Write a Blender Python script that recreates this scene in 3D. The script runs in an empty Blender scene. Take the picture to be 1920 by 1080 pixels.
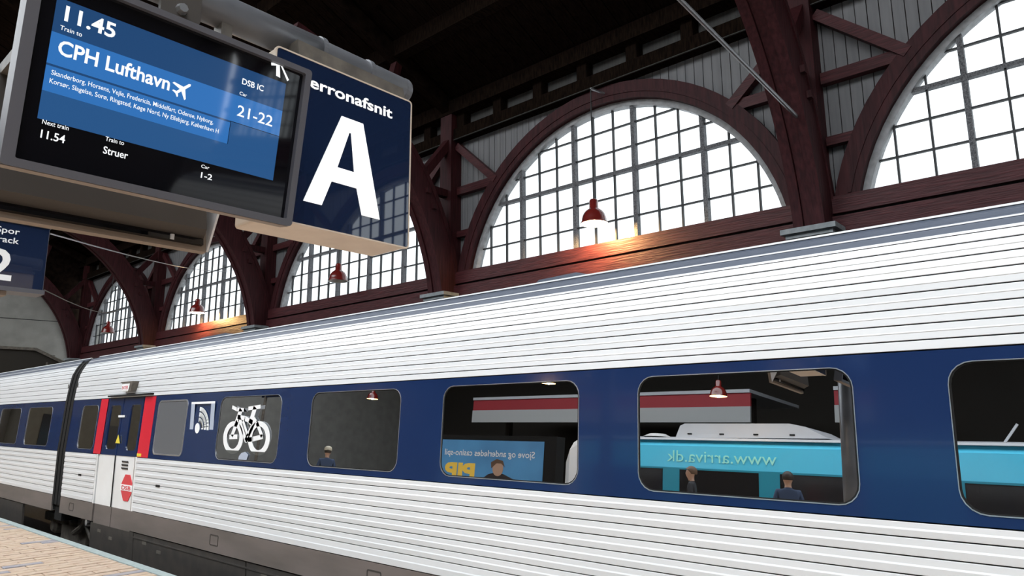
import bpy, bmesh, math, random
from mathutils import Vector, Matrix
random.seed(7)
S = bpy.context.scene
COL = S.collection

# ------------------------------------------------------------------ camera
EYE = 1.65
cam_d = bpy.data.cameras.new('camera'); cam = bpy.data.objects.new('camera', cam_d); COL.objects.link(cam)
cam_d.sensor_width = 36.0; cam_d.lens = 1322.14 / 1920 * 36.0; cam_d.clip_start = 0.02; cam_d.clip_end = 400
yaw, pitch, roll = math.radians(41.775), math.radians(10.423), math.radians(-0.308)
fw = Vector((-math.sin(yaw) * math.cos(pitch), math.cos(yaw) * math.cos(pitch), math.sin(pitch)))
rt = Vector((math.cos(yaw), math.sin(yaw), 0)); up = rt.cross(fw)
r2 = rt * math.cos(roll) + up * math.sin(roll); u2 = up * math.cos(roll) - rt * math.sin(roll)
cam.matrix_world = Matrix(((r2.x, u2.x, -fw.x, 0), (r2.y, u2.y, -fw.y, 0), (r2.z, u2.z, -fw.z, EYE), (0, 0, 0, 1)))
S.camera = cam

# ------------------------------------------------------------------ sky and exposure
W = bpy.data.worlds.new('overcast_sky'); S.world = W; W.use_nodes = True
bg = W.node_tree.nodes['Background']
bg.inputs['Color'].default_value = (0.93, 0.97, 1.0, 1); bg.inputs['Strength'].default_value = 5.2
S.view_settings.view_transform = 'Standard'; S.view_settings.look = 'None'
S.view_settings.exposure = 0.0; S.view_settings.gamma = 1.0; S.view_settings.use_curve_mapping = False

# ------------------------------------------------------------------ materials
MATS = {}
def mat(name, col, rough=0.5, metal=0.0, col2=None, scale=8.0, stretch=(1, 1, 1), bump=0.0, emit=None, es=1.0, coat=0.0, spec=0.5, detail=6.0):
    m = bpy.data.materials.new(name); m.use_nodes = True
    nt = m.node_tree; b = nt.nodes['Principled BSDF']
    b.inputs['Base Color'].default_value = (*col, 1); b.inputs['Roughness'].default_value = rough
    b.inputs['Metallic'].default_value = metal; b.inputs['Specular IOR Level'].default_value = spec
    b.inputs['Coat Weight'].default_value = coat
    if emit: b.inputs['Emission Color'].default_value = (*emit, 1); b.inputs['Emission Strength'].default_value = es
    if col2 is not None or bump:
        tc = nt.nodes.new('ShaderNodeTexCoord'); mp = nt.nodes.new('ShaderNodeMapping'); nz = nt.nodes.new('ShaderNodeTexNoise')
        mp.inputs['Scale'].default_value = stretch; nz.inputs['Scale'].default_value = scale; nz.inputs['Detail'].default_value = detail
        nt.links.new(tc.outputs['Object'], mp.inputs['Vector']); nt.links.new(mp.outputs['Vector'], nz.inputs['Vector'])
        if col2 is not None:
            cr = nt.nodes.new('ShaderNodeValToRGB'); cr.color_ramp.elements[0].position = 0.35; cr.color_ramp.elements[1].position = 0.7
            cr.color_ramp.elements[0].color = (*col, 1); cr.color_ramp.elements[1].color = (*col2, 1)
            nt.links.new(nz.outputs['Fac'], cr.inputs['Fac']); nt.links.new(cr.outputs['Color'], b.inputs['Base Color'])
        if bump:
            bp = nt.nodes.new('ShaderNodeBump'); bp.inputs['Strength'].default_value = bump; bp.inputs['Distance'].default_value = 0.01
            nt.links.new(nz.outputs['Fac'], bp.inputs['Height']); nt.links.new(bp.outputs['Normal'], b.inputs['Normal'])
    MATS[name] = m
    return m
def glass_mat(name, tint, refl, rough=0.0, gcol=(1, 1, 1)):
    m = bpy.data.materials.new(name); m.use_nodes = True; nt = m.node_tree
    for n in list(nt.nodes):
        if n.type != 'OUTPUT_MATERIAL': nt.nodes.remove(n)
    out = nt.nodes['Material Output']
    tr = nt.nodes.new('ShaderNodeBsdfTransparent'); tr.inputs['Color'].default_value = (*tint, 1)
    gl = nt.nodes.new('ShaderNodeBsdfGlossy'); gl.inputs['Roughness'].default_value = rough; gl.inputs['Color'].default_value = (*gcol, 1)
    mx = nt.nodes.new('ShaderNodeMixShader'); mx.inputs['Fac'].default_value = refl
    nt.links.new(tr.outputs[0], mx.inputs[1]); nt.links.new(gl.outputs[0], mx.inputs[2]); nt.links.new(mx.outputs[0], out.inputs['Surface'])
    MATS[name] = m
    return m
mat('red_wood', (0.034, 0.0072, 0.009), 0.5, col2=(0.075, 0.017, 0.019), scale=5, stretch=(0.6, 4, 9), bump=0.8, spec=0.25)
mat('red_wood_up', (0.022, 0.0046, 0.0058), 0.6, col2=(0.05, 0.011, 0.013), scale=4, stretch=(6, 6, 0.5), bump=0.5, spec=0.2)
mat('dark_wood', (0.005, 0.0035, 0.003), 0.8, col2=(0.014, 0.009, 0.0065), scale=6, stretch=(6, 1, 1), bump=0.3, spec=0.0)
mat('frieze_board', (0.03, 0.029, 0.028), 0.8, col2=(0.05, 0.048, 0.046), scale=3, stretch=(6, 6, .6))
mat('white_board', (0.13, 0.13, 0.135), 0.7, col2=(0.17, 0.17, 0.175), scale=2, stretch=(6, 6, 0.4), bump=0.1)
mat('frame_white', (0.30, 0.30, 0.31), 0.6, col2=(0.2, 0.2, 0.2), scale=12)
mat('mullion_grey', (0.035, 0.035, 0.04), 0.7, col2=(0.17, 0.17, 0.18), scale=60, bump=0.4)
mat('bar_dark', (0.012, 0.012, 0.014), 0.6)
mat('lead', (0.17, 0.19, 0.2), 0.6, col2=(0.25, 0.27, 0.28), scale=10)
mat('plaster', (0.27, 0.265, 0.245), 0.9, col2=(0.22, 0.215, 0.20), scale=2.5)
mat('stone_wall', (0.10, 0.09, 0.085), 0.9, col2=(0.07, 0.06, 0.06), scale=2)
mat('ballast', (0.05, 0.045, 0.04), 1.0, col2=(0.1, 0.09, 0.08), scale=20, bump=0.8)
mat('train_white', (0.66, 0.675, 0.69), 0.34, col2=(0.72, 0.73, 0.745), scale=1.2, stretch=(0.4, 1, 3), coat=0.15)
mat('train_door_white', (0.78, 0.79, 0.79), 0.3, col2=(0.72, 0.72, 0.71), scale=2.0)
mat('train_blue', (0.010, 0.025, 0.085), 0.12, coat=0.3, col2=(0.012, 0.028, 0.092), scale=2)
mat('train_red', (0.62, 0.015, 0.035), 0.3)
mat('train_roof', (0.085, 0.10, 0.135), 0.4, col2=(0.105, 0.12, 0.155), scale=2)
mat('train_skirt', (0.15, 0.125, 0.115), 0.5, col2=(0.105, 0.09, 0.08), scale=3, stretch=(0.4, 1, 2))
mat('under_dark', (0.03, 0.026, 0.024), 0.6, col2=(0.05, 0.042, 0.036), scale=6)
mat('groove_dark', (0.012, 0.012, 0.013), 0.9)
mat('rubber', (0.012, 0.012, 0.012), 0.8, spec=0.2)
mat('iron', (0.09, 0.08, 0.07), 0.55, metal=0.2, col2=(0.17, 0.15, 0.125), scale=14)
mat('aluminium', (0.72, 0.73, 0.76), 0.28, metal=0.9)
mat('panel_grey', (0.11, 0.115, 0.125), 0.4)
mat('decal_white', (0.86, 0.87, 0.88), 0.5)
mat('decal_grey', (0.40, 0.45, 0.55), 0.5)
mat('decal_yellow', (0.75, 0.6, 0.05), 0.5)
mat('decal_black', (0.01, 0.01, 0.01), 0.5)
mat('interior', (0.05, 0.047, 0.035), 0.8)
mat('seat_fabric', (0.03, 0.04, 0.08), 0.9)
mat('pipe_grey', (0.13, 0.135, 0.15), 0.35, metal=0.25, col2=(0.17, 0.175, 0.19), scale=7, bump=0.25)
mat('sign_navy', (0.009, 0.018, 0.05), 0.02, spec=1.0)
mat('sign_side', (0.62, 0.52, 0.42), 0.55, col2=(0.55, 0.45, 0.36), scale=10)
mat('sign_white', (0.9, 0.9, 0.9), 0.3, emit=(1, 1, 0.97), es=0.55)
mat('monitor_frame', (0.085, 0.085, 0.10), 0.45)
mat('monitor_under', (0.22, 0.17, 0.13), 0.6)
mat('monitor_black', (0.004, 0.004, 0.006), 0.04, spec=0.5)
mat('housing_brown', (0.042, 0.034, 0.028), 0.6)
mat('bracket_pale', (0.6, 0.6, 0.62), 0.5)
mat('scr_dark', (0.002, 0.004, 0.01), 0.04, emit=(0.016, 0.062, 0.17), es=1.0)
mat('scr_mid', (0.002, 0.004, 0.01), 0.04, emit=(0.022, 0.09, 0.24), es=1.0)
mat('scr_bright', (0.002, 0.006, 0.02), 0.04, emit=(0.032, 0.165, 0.47), es=1.0)
mat('scr_text', (0.1, 0.1, 0.1), 0.1, emit=(0.95, 0.98, 1.0), es=1.0)
mat('lamp_red', (0.13, 0.012, 0.010), 0.18, coat=0.4)
mat('lamp_inner', (0.85, 0.8, 0.7), 0.5)
mat('bulb_lit', (1, 0.8, 0.5), 0.4, emit=(1.0, 0.72, 0.4), es=25.0)
mat('bulb_off', (0.7, 0.7, 0.7), 0.3)
mat('cable_black', (0.012, 0.012, 0.012), 0.6)
mat('steel_wire', (0.3, 0.3, 0.31), 0.4, metal=0.6)
mat('paver', (0.46, 0.33, 0.24), 0.75, col2=(0.58, 0.47, 0.37), scale=7, bump=0.2)
mat('paver_b', (0.55, 0.43, 0.32), 0.75, col2=(0.44, 0.31, 0.22), scale=7, bump=0.2)
mat('paver_grey', (0.25, 0.25, 0.29), 0.7, col2=(0.42, 0.36, 0.33), scale=5, bump=0.2)
mat('paver_joint', (0.06, 0.042, 0.032), 0.95)
mat('coping', (0.36, 0.43, 0.42), 0.7, col2=(0.28, 0.33, 0.33), scale=9)
mat('arriva_blue', (0.09, 0.56, 0.80), 0.25, coat=0.3)
mat('arriva_teal', (0.03, 0.26, 0.36), 0.25)
mat('arriva_text', (0.38, 0.92, 0.80), 0.4)
mat('roof_silver', (0.55, 0.57, 0.6), 0.4)
mat('window_dark', (0.02, 0.018, 0.018), 0.1)
mat('nose_white', (0.8, 0.8, 0.8), 0.35)
mat('fascia_red', (0.35, 0.03, 0.04), 0.5)
mat('fascia_white', (0.45, 0.46, 0.46), 0.6)
mat('canopy_dark', (0.022, 0.018, 0.013), 0.8)
mat('ad_blue', (0.03, 0.1, 0.2), 0.3, col2=(0.06, 0.22, 0.4), scale=0.8, emit=(0.06, 0.2, 0.38), es=0.6)
mat('ad_gold', (0.6, 0.4, 0.05), 0.3, emit=(0.6, 0.4, 0.06), es=0.5)
mat('reflection_block_brown', (0.06, 0.05, 0.032), 0.8, col2=(0.045, 0.036, 0.022), scale=4)  # brown of the added building that darkens window reflections
mat('ad_dark', (0.02, 0.015, 0.02), 0.4)
mat('ad_skin', (0.5, 0.33, 0.24), 0.5)
mat('skin', (0.5, 0.31, 0.22), 0.55)
mat('hair_brown', (0.12, 0.07, 0.04), 0.6)
mat('hair_dark', (0.03, 0.02, 0.015), 0.6)
mat('coat_black', (0.02, 0.02, 0.024), 0.8)
mat('coat_blue', (0.03, 0.05, 0.1), 0.8)
mat('trousers', (0.025, 0.03, 0.05), 0.85)
mat('cap_cream', (0.5, 0.45, 0.35), 0.8)
glass_mat('station_glass', (0.60, 0.615, 0.62), 0.03)
glass_mat('train_glass', (0.36, 0.36, 0.32), 0.60, 0.0, (0.95, 0.97, 1.0))

# ------------------------------------------------------------------ mesh helpers
class MB:
    def __init__(s): s.v = []; s.f = []
    def add(s, vs, fs):
        n = len(s.v); s.v += [Vector(v) for v in vs]; s.f += [tuple(i + n for i in f) for f in fs]; return s
    def box(s, x0, x1, y0, y1, z0, z1):
        return s.add([(x0, y0, z0), (x1, y0, z0), (x1, y1, z0), (x0, y1, z0), (x0, y0, z1), (x1, y0, z1), (x1, y1, z1), (x0, y1, z1)],
                     [(0, 3, 2, 1), (4, 5, 6, 7), (0, 1, 5, 4), (1, 2, 6, 5), (2, 3, 7, 6), (3, 0, 4, 7)])
    def prism(s, pts, o, a, b, c, t):
        """polygon pts (p,q) in plane o + a*p + b*q, extruded by c*t"""
        o, a, b, c = Vector(o), Vector(a), Vector(b), Vector(c); n = len(pts)
        vs = [o + a * p + b * q for p, q in pts] + [o + a * p + b * q + c * t for p, q in pts]
        return s.add(vs, [tuple(range(n)), tuple(range(2 * n - 1, n - 1, -1))] + [(i, i + n, (i + 1) % n + n, (i + 1) % n) for i in range(n)])
    def beam(s, p, q, w, h, upv=(0, 0, 1)):
        p, q = Vector(p), Vector(q); d = (q - p).normalized(); u = Vector(upv)
        sd = d.cross(u)
        if sd.length < 1e-4: sd = d.cross(Vector((1, 0, 0)))
        sd.normalize(); u = sd.cross(d)
        vs = []
        for e in (p, q):
            for i, j in ((-1, -1), (1, -1), (1, 1), (-1, 1)): vs.append(e + sd * (i * w / 2) + u * (j * h / 2))
        return s.add(vs, [(0, 1, 2, 3), (7, 6, 5, 4), (0, 4, 5, 1), (1, 5, 6, 2), (2, 6, 7, 3), (3, 7, 4, 0)])
    def tube(s, pts, r, n=10, closed=False):
        pts = [Vector(p) for p in pts]; rs = r if isinstance(r, (list, tuple)) else [r] * len(pts); vs = []; fs = []
        prev = None
        for k, p in enumerate(pts):
            d = (pts[min(k + 1, len(pts) - 1)] - pts[max(k - 1, 0)]).normalized()
            a = prev if prev is not None else (Vector((0, 0, 1)) if abs(d.z) < 0.9 else Vector((1, 0, 0)))
            x = (a - d * a.dot(d)).normalized(); prev = x; y = d.cross(x)
            for i in range(n):
                t = 2 * math.pi * i / n; vs.append(p + (x * math.cos(t) + y * math.sin(t)) * rs[k])
        m = len(pts)
        for k in range(m - 1):
            for i in range(n): fs.append((k * n + i, k * n + (i + 1) % n, (k + 1) * n + (i + 1) % n, (k + 1) * n + i))
        fs.append(tuple(range(n - 1, -1, -1))); fs.append(tuple(range((m - 1) * n, m * n)))
        return s.add(vs, fs)
    def lathe(s, prof, c, n=28, axis='z'):
        c = Vector(c); vs = []; fs = []
        for r, h in prof:
            for i in range(n):
                t = 2 * math.pi * i / n; a, b = r * math.cos(t), r * math.sin(t)
                vs.append(c + (Vector((a, b, h)) if axis == 'z' else Vector((a, h, b)) if axis == 'y' else Vector((h, a, b))))
        for k in range(len(prof) - 1):
            for i in range(n): fs.append((k * n + i, k * n + (i + 1) % n, (k + 1) * n + (i + 1) % n, (k + 1) * n + i))
        return s.add(vs, fs)
LOC = {}
def link_mesh(name, me, m, parent, loc):
    o = bpy.data.objects.new(name, me); COL.objects.link(o)
    o.location = loc
    if parent is not None: o.parent = parent
    if m and not me.materials: me.materials.append(MATS[m])
    return o
def build(name, mb, m, parent=None, smooth=False, base=None, fix=True):
    """links mb (world coordinates) as one mesh object; its origin is the parent's, or base"""
    p = LOC[parent.name] if parent is not None else Vector(base or (0, 0, 0))
    me = bpy.data.meshes.new(name); me.from_pydata([tuple(v - p) for v in mb.v], [], mb.f)
    if fix:
        bm = bmesh.new(); bm.from_mesh(me); bmesh.ops.recalc_face_normals(bm, faces=bm.faces); bm.to_mesh(me); bm.free()
    if smooth:
        for f in me.polygons: f.use_smooth = True
    o = link_mesh(name, me, m, parent, (0, 0, 0) if parent is not None else p)
    LOC[o.name] = p
    return o
def share(name, o, parent, offset):
    """another piece with the same mesh, moved by offset"""
    c = bpy.data.objects.new(name, o.data); COL.objects.link(c); c.parent = parent; c.location = Vector(o.location) + Vector(offset); return c
def tag(o, label=None, cat=None, group=None, kind=None):
    if label: o['label'] = label
    if cat: o['category'] = cat
    if group: o['group'] = group
    if kind: o['kind'] = kind
    return o
def thing(name, loc, label=None, cat=None, group=None, kind=None):
    o = bpy.data.objects.new(name, None); COL.objects.link(o); o.location = loc; o.empty_display_size = 0.2; LOC[o.name] = Vector(loc)
    return tag(o, label, cat, group, kind)
def curve_mesh(cu):
    o = bpy.data.objects.new('tmp', cu)
    me = bpy.data.meshes.new_from_object(o); vs = [v.co.copy() for v in me.vertices]; fs = [tuple(p.vertices) for p in me.polygons]
    bpy.data.objects.remove(o); bpy.data.meshes.remove(me); bpy.data.curves.remove(cu)
    return vs, fs
def holed(outer, holes, t):
    """plate with holes in the xy plane, thickness t (z from 0 to t)"""
    cu = bpy.data.curves.new('tmp', 'CURVE'); cu.dimensions = '2D'; cu.fill_mode = 'BOTH'; cu.extrude = t / 2
    for loop in [outer] + list(holes):
        sp = cu.splines.new('POLY'); sp.points.add(len(loop) - 1); sp.use_cyclic_u = True
        for i, (a, b) in enumerate(loop): sp.points[i].co = (a, b, 0, 1)
    vs, fs = curve_mesh(cu)
    return [Vector((v.x, v.y, v.z + t / 2)) for v in vs], fs
def rrect(x0, x1, y0, y1, r, n=5):
    out = []
    for cx, cy, a0 in ((x1 - r, y1 - r, 0), (x0 + r, y1 - r, 90), (x0 + r, y0 + r, 180), (x1 - r, y0 + r, 270)):
        for i in range(n + 1):
            t = math.radians(a0 + 90 * i / n); out.append((cx + r * math.cos(t), cy + r * math.sin(t)))
    return out
def text_mb(body, o, a, b, c, width, cap, bold=0.0, t=0.001):
    """lettering: starts at o, runs along a, up b, proud along c; fitted to width and cap height"""
    cu = bpy.data.curves.new('tmp', 'FONT'); cu.body = body; cu.size = 1.0; cu.offset = bold; cu.resolution_u = 3
    vs, fs = curve_mesh(cu)
    x0 = min(v.x for v in vs); x1 = max(v.x for v in vs)
    sx = width / (x1 - x0); sy = cap / 0.73
    o, a, b, c = Vector(o), Vector(a), Vector(b), Vector(c)
    mb = MB(); mb.add([o + a * ((v.x - x0) * sx) + b * (v.y * sy) + c * t for v in vs], fs); return mb
def stroke(mb, pts, w, o, a, b, c, t=0.002):
    """flat painted stroke of width w through the plane points"""
    for (p0, q0), (p1, q1) in zip(pts[:-1], pts[1:]):
        dx, dy = p1 - p0, q1 - q0; L = math.hypot(dx, dy) or 1; nx, ny = -dy / L * w / 2, dx / L * w / 2
        ex, ey = dx / L * w * 0.12, dy / L * w * 0.12
        mb.prism([(p0 + nx - ex, q0 + ny - ey), (p0 - nx - ex, q0 - ny - ey), (p1 - nx + ex, q1 - ny + ey), (p1 + nx + ex, q1 + ny + ey)], o, a, b, c, t)
    return mb
X, Y, Z = Vector((1, 0, 0)), Vector((0, 1, 0)), Vector((0, 0, 1))

# ================================================================== SETTING
WY = 10.0                     # inner face of the arcade wall
BAY = 7.44
COLX = [-3.12 - BAY * k for k in range(-3, 6)]       # columns: 19.2 ... -40.3
WINX = [-6.77 - BAY * k for k in range(-3, 4)]       # arched windows
SILL = 4.61; CZ = 3.84; RI = 3.30; RO = 3.63
PLATE = 7.48

ground = build('ground', MB().box(-45, 30, -25, 12, -1.3, -1.0), 'ballast'); tag(ground, 'dark ballast ground of the track bed', kind='structure')

# platform ------------------------------------------------------------------
EDGE = 3.55
platform = build('platform', MB().box(-45, 25, -6.0, EDGE - 0.11, -1.0, -0.045), 'paver_joint')
tag(platform, 'brick paved island platform beside the train', kind='structure')
rest = MB()
PW, PL = 0.155, 0.40
vis = [(-9.485, 2.303), (-15.19, 3.6), (-8.03, 3.6)]
def in_view(x, y):
    # inside the part of the platform the photograph can plausibly show, with a margin
    return -18.0 < x < -6.6 and y > 3.58 - (15.9 + x) * 0.225 - 0.25 and y > 1.75 + ( -8.6 - x) * -0.9 * (1 if x > -8.9 else 0)
protos = {}
cand = []
nx0, nx1 = int(-18.5 / PW), int(-5.0 / PW)
for i in range(nx0, nx1):
    x = i * PW
    y = EDGE - 0.11
    if i % 2: cand.append((x, y - PL / 2, y)); y -= PL / 2
    while y > -0.2:
        y0 = max(y - PL, -0.4)
        cand.append((x, y0, y))
        y -= PL
cand.sort(key=lambda c: -(c[2] * 1.0 + (-abs(c[0] + 10.5)) * 0.22))
n_ind = 0
for x, y0, y1 in cand:
    w = 0.011
    full = abs((y1 - y0) - PL) < 1e-3
    h = random.uniform(-0.004, 0.003)
    m = random.choice(['paver', 'paver', 'paver', 'paver_b', 'paver_b', 'paver_grey'])
    if random.random() < 0.25 and m == 'paver_grey': m = 'paver'
    if in_view(x + PW / 2, (y0 + y1) / 2) and n_ind < 290:
        m0 = m; m = (m, full)
        if m not in protos:
            b = 0.005
            mb = MB(); a0, a1, c0, c1 = .017, PW - .017, w / 2, (y1 - y0) - w / 2
            mb.add([(a0, c0, -.045), (a1, c0, -.045), (a1, c1, -.045), (a0, c1, -.045), (a0, c0, -b), (a1, c0, -b), (a1, c1, -b), (a0, c1, -b),
                    (a0 + b, c0 + b, 0), (a1 - b, c0 + b, 0), (a1 - b, c1 - b, 0), (a0 + b, c1 - b, 0)],
                   [(0, 1, 5, 4), (1, 2, 6, 5), (2, 3, 7, 6), (3, 0, 4, 7), (4, 5, 9, 8), (5, 6, 10, 9), (6, 7, 11, 10), (7, 4, 8, 11), (8, 9, 10, 11)])
            o = build('brick', mb, m0, platform); o.location = (x, y0, h); protos[m] = o
        else:
            o = bpy.data.objects.new('brick', protos[m].data); COL.objects.link(o); o.parent = platform; o.location = (x, y0, h)
        n_ind += 1
    else:
        rest.box(x + .017, x + PW - .017, y0 + w / 2, y1 - w / 2, -0.045, h)
tag(build('brick_paving', rest, 'paver', platform), kind='stuff')
pl2 = MB(); pl2.box(-45, -18.6, -6, EDGE - .115, -.045, -.001); pl2.box(-5.1, 25, -6, EDGE - .115, -.045, -.001); pl2.box(-18.6, -5.1, -6, -.42, -.045, -.001)
build('plain_paving', pl2, 'paver', platform)
cs0 = None
for i in range(36):
    x = -27 + i * 1.0
    if cs0 is None: cs0 = build('coping_stone', MB().box(x + .004, x + .996, EDGE - .108, EDGE, -.28, .004), 'coping', platform)
    else: share('coping_stone', cs0, platform, (i * 1.0, 0, 0))
build('platform_side', MB().box(-45, 25, EDGE - .11, EDGE - .05, -1.0, -.28), 'stone_wall', platform)

# arcade wall behind the train ----------------------------------------------
wall = build('wall_back', MB().box(-33.7, 24, WY, WY + .5, -1.0, 4.02), 'stone_wall'); tag(wall, 'red timber arcade wall with white boards behind the train', kind='structure')
build('upper_wall', MB().box(-33.7, 24, WY + .12, WY + .25, PLATE, 8.9), 'dark_wood', wall)
def zarc(dx, R): return CZ + math.sqrt(max(R * R - dx * dx, 0))
def ring(cx, r0, r1, y0, y1, zlow, n=36):
    mb = MB(); a = math.asin((zlow - CZ) / r0); a2 = math.asin((zlow - CZ) / r1); vs = []; fs = []
    for i in range(n + 1):
        for r, al in ((r0, a), (r1, a2)):
            t = al + (math.pi - 2 * al) * i / n
            for yy in (y0, y1): vs.append((cx + r * math.cos(t), yy, CZ + r * math.sin(t)))
    for i in range(n):
        k = i * 4; fs += [(k, k + 4, k + 6, k + 2), (k + 1, k + 3, k + 7, k + 5), (k, k + 1, k + 5, k + 4), (k + 2, k + 6, k + 7, k + 3)]
    fs += [(0, 2, 3, 1), (4 * n, 4 * n + 1, 4 * n + 3, 4 * n + 2)]
    return mb.add(vs, fs)
BW = 0.155
for ci, cx in enumerate(WINX):
    ar = build('timber_arch', ring(cx, RI + .02, RO, WY - .14, WY + .1, 4.55), 'red_wood_up', wall, smooth=False)
    build('arch_bead', ring(cx, RI + .12, RI + .16, WY - .155, WY - .13, 4.62), 'red_wood_up', ar)
    # boards above and beside the arch
    xl, xr = cx - BAY / 2, cx + BAY / 2
    if ci >= 1:
        n = int(round((xr - xl) / BW)); w = (xr - xl) / n
        for i in range(n):
            a, b = xl + i * w, xl + (i + 1) * w - .012
            zz = []
            for q in (a, b):
                d = abs(q - cx); zz.append(max(4.5, zarc(d, RO) - .08) if d < RO - .05 else 4.5)
            if min(zz) > PLATE - .02: continue
            mb = MB(); mb.prism([(a, zz[0]), (b, zz[1]), (b, PLATE), (a, PLATE)], (0, WY + .02 + random.uniform(0, .004), 0), X, Z, Y, .025)
            build('board', mb, 'white_board', wall)
    else:
        for s in (-1, 1):
            pts = [(cx + s * BAY / 2, 4.5), (cx + s * BAY / 2, PLATE), (cx, PLATE)] + [(cx + s * (RO - .05) * math.sin(t * math.pi / 2 / 12 * .93), CZ + (RO - .05) * math.cos(t * math.pi / 2 / 12 * .93)) for t in range(13)]
            build('board', MB().prism(pts, (0, WY + .02, 0), X, Z, Y, .025), 'white_board', wall)
    for s in (-1, 1):
        pts = [(cx + s * BAY / 2, 4.5), (cx + s * BAY / 2, PLATE), (cx, PLATE)] + [(cx + s * (RO - .05) * math.sin(t * math.pi / 2 / 12 * .93), CZ + (RO - .05) * math.cos(t * math.pi / 2 / 12 * .93)) for t in range(13)]
        build('board_backing', MB().prism(pts, (0, WY + .055, 0), X, Z, Y, .03), 'dark_wood', wall)
    # sill beams
    build('sill_beam', MB().box(cx - BAY / 2 + .08, cx + BAY / 2 - .08, WY - .16, WY + .1, 4.36, SILL - .005), 'red_wood', wall)
    build('sill_groove', MB().box(cx - BAY / 2 + .08, cx + BAY / 2 - .08, WY - .09, WY + .1, 4.31, 4.36), 'groove_dark', wall)
    build('lower_beam', MB().box(cx - BAY / 2 + .08, cx + BAY / 2 - .08, WY - .2, WY + .1, 3.9, 4.31), 'red_wood', wall)
    build('ledge', MB().box(cx - BAY / 2 + .08, cx + BAY / 2 - .08, WY - .24, WY + .1, 3.82, 3.9), 'stone_wall', wall)
    # rails and braces in the spandrels
    for s in (-1, 1):
        e = cx + s * (BAY / 2 - .12)
        for z, h in ((6.36, .17), (5.42, .13)):
            d = math.sqrt(RO * RO - (z - CZ) ** 2) - .06
            build('rail', MB().beam((e, WY - .06, z), (cx + s * d, WY - .06, z), .12, h), 'red_wood', wall)
        build('brace', MB().beam((e, WY - .09, 7.36), (cx + s * 2.48, WY - .09, 6.36), .13, .15), 'red_wood', wall)
# plate, frieze and eaves beams
build('wall_plate', MB().box(-33.7, 24, WY - .22, WY + .12, PLATE, PLATE + .24), 'dark_wood', wall)
build('plate_edge', MB().box(-33.7, 24, WY - .23, WY - .2, PLATE - .01, PLATE + .002), 'frieze_board', wall)
build('eaves_beam', MB().box(-33.7, 24, WY - .3, WY + .12, 8.06, 8.36), 'dark_wood', wall)
x = -40.0; fp = st = None
while x < 22:
    if fp is None:
        fp = build('frieze_panel', MB().box(x + .13, x + .93, WY + .02, WY + .05, PLATE + .24, 8.06), 'frieze_board', wall)
        st = build('frieze_stud', MB().box(x - .11, x + .11, WY - .16, WY + .06, PLATE + .24, 8.06), 'dark_wood', wall); x00 = x
    else:
        share('frieze_panel', fp, wall, (x - x00, 0, 0)); share('frieze_stud', st, wall, (x - x00, 0, 0))
    x += BAY / 7

# arched windows --------------------------------------------------------------
def clip_arch(poly, cx):
    arc = [(cx + RI * math.cos(math.pi * i / 60), CZ + RI * math.sin(math.pi * i / 60)) for i in range(0, 61)]
    out = poly
    for (x0, z0), (x1, z1) in zip(arc[:-1], arc[1:]):
        res = []
        def side(p): return (x1 - x0) * (p[1] - z0) - (z1 - z0) * (p[0] - x0)
        for i in range(len(out)):
            p, q = out[i], out[(i + 1) % len(out)]; a, b = side(p), side(q)
            if a >= 0: res.append(p)
            if (a >= 0) != (b >= 0):
                t = a / (a - b); res.append((p[0] + (q[0] - p[0]) * t, p[1] + (q[1] - p[1]) * t))
        out = res
        if len(out) < 3: return []
    return out
HW = math.sqrt(RI * RI - (SILL - CZ) ** 2); CW = 2 * HW / 15; RH = 0.421
nw = 0
full_pane = {}
for ci, cx in enumerate(WINX):
    nw += 1
    win = build('window_%d' % nw, ring(cx, RI - .075, RI + .03, WY - .02, WY + .14, SILL, 40), 'frame_white'); tag(win, kind='structure')
    if ci < 2:      # beyond the right edge of the picture
        pts = [(cx + RI * math.cos(t), CZ + RI * math.sin(t)) for t in [math.radians(13.5 + 153 * i / 30) for i in range(31)]]
        build('pane', MB().prism(pts, (0, WY + .08, 0), X, Z, Y, .004), 'station_glass', win)
    for i in range(1, 15):
        dx = -HW + CW * i; main = i % 3 == 0
        w, d = (.066, .07) if main else (.026, .03)
        build('mullion' if main else 'glazing_bar', MB().box(cx + dx - w / 2, cx + dx + w / 2, WY + .08 - d, WY + .08 + d * .6, SILL, zarc(dx, RI - .02)), 'mullion_grey' if main else 'bar_dark', win)
    for j in range(1, 6):
        z = SILL + RH * j; main = j == 3; h = math.sqrt((RI - .02) ** 2 - (z - CZ) ** 2)
        w, d = (.06, .06) if main else (.026, .028)
        build('transom' if main else 'glazing_bar', MB().box(cx - h, cx + h, WY + .08 - d, WY + .08 + d * .6, z - w / 2, z + w / 2), 'mullion_grey' if main else 'bar_dark', win)
    if ci >= 2:
        for i in range(15):
            for j in range(7):
                a, b = cx - HW + CW * i + .009, cx - HW + CW * (i + 1) - .009
                z0, z1 = SILL + RH * j + .009, SILL + RH * (j + 1) - .009
                poly = clip_arch([(a, z0), (b, z0), (b, z1), (a, z1)], cx)
                if len(poly) < 3: continue
                isfull = len(poly) == 4 and abs(max(p[1] for p in poly) - z1) < 1e-6 and all(abs((p[0] - cx) ** 2 + (p[1] - CZ) ** 2) <= RI * RI + 1e-6 for p in ((a, z1), (b, z1)))
                key = 'f'
                if isfull and key in full_pane:
                    m0, a0, z00, = full_pane[key]
                    o = bpy.data.objects.new('pane', m0); COL.objects.link(o); o.parent = win; o.location = (a - a0, 0, z0 - z00)
                else:
                    o = build('pane', MB().prism(poly, (0, WY + .08, 0), X, Z, Y, .004), 'station_glass', win)
                    if isfull: full_pane[key] = (o.data, a, z0)

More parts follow.
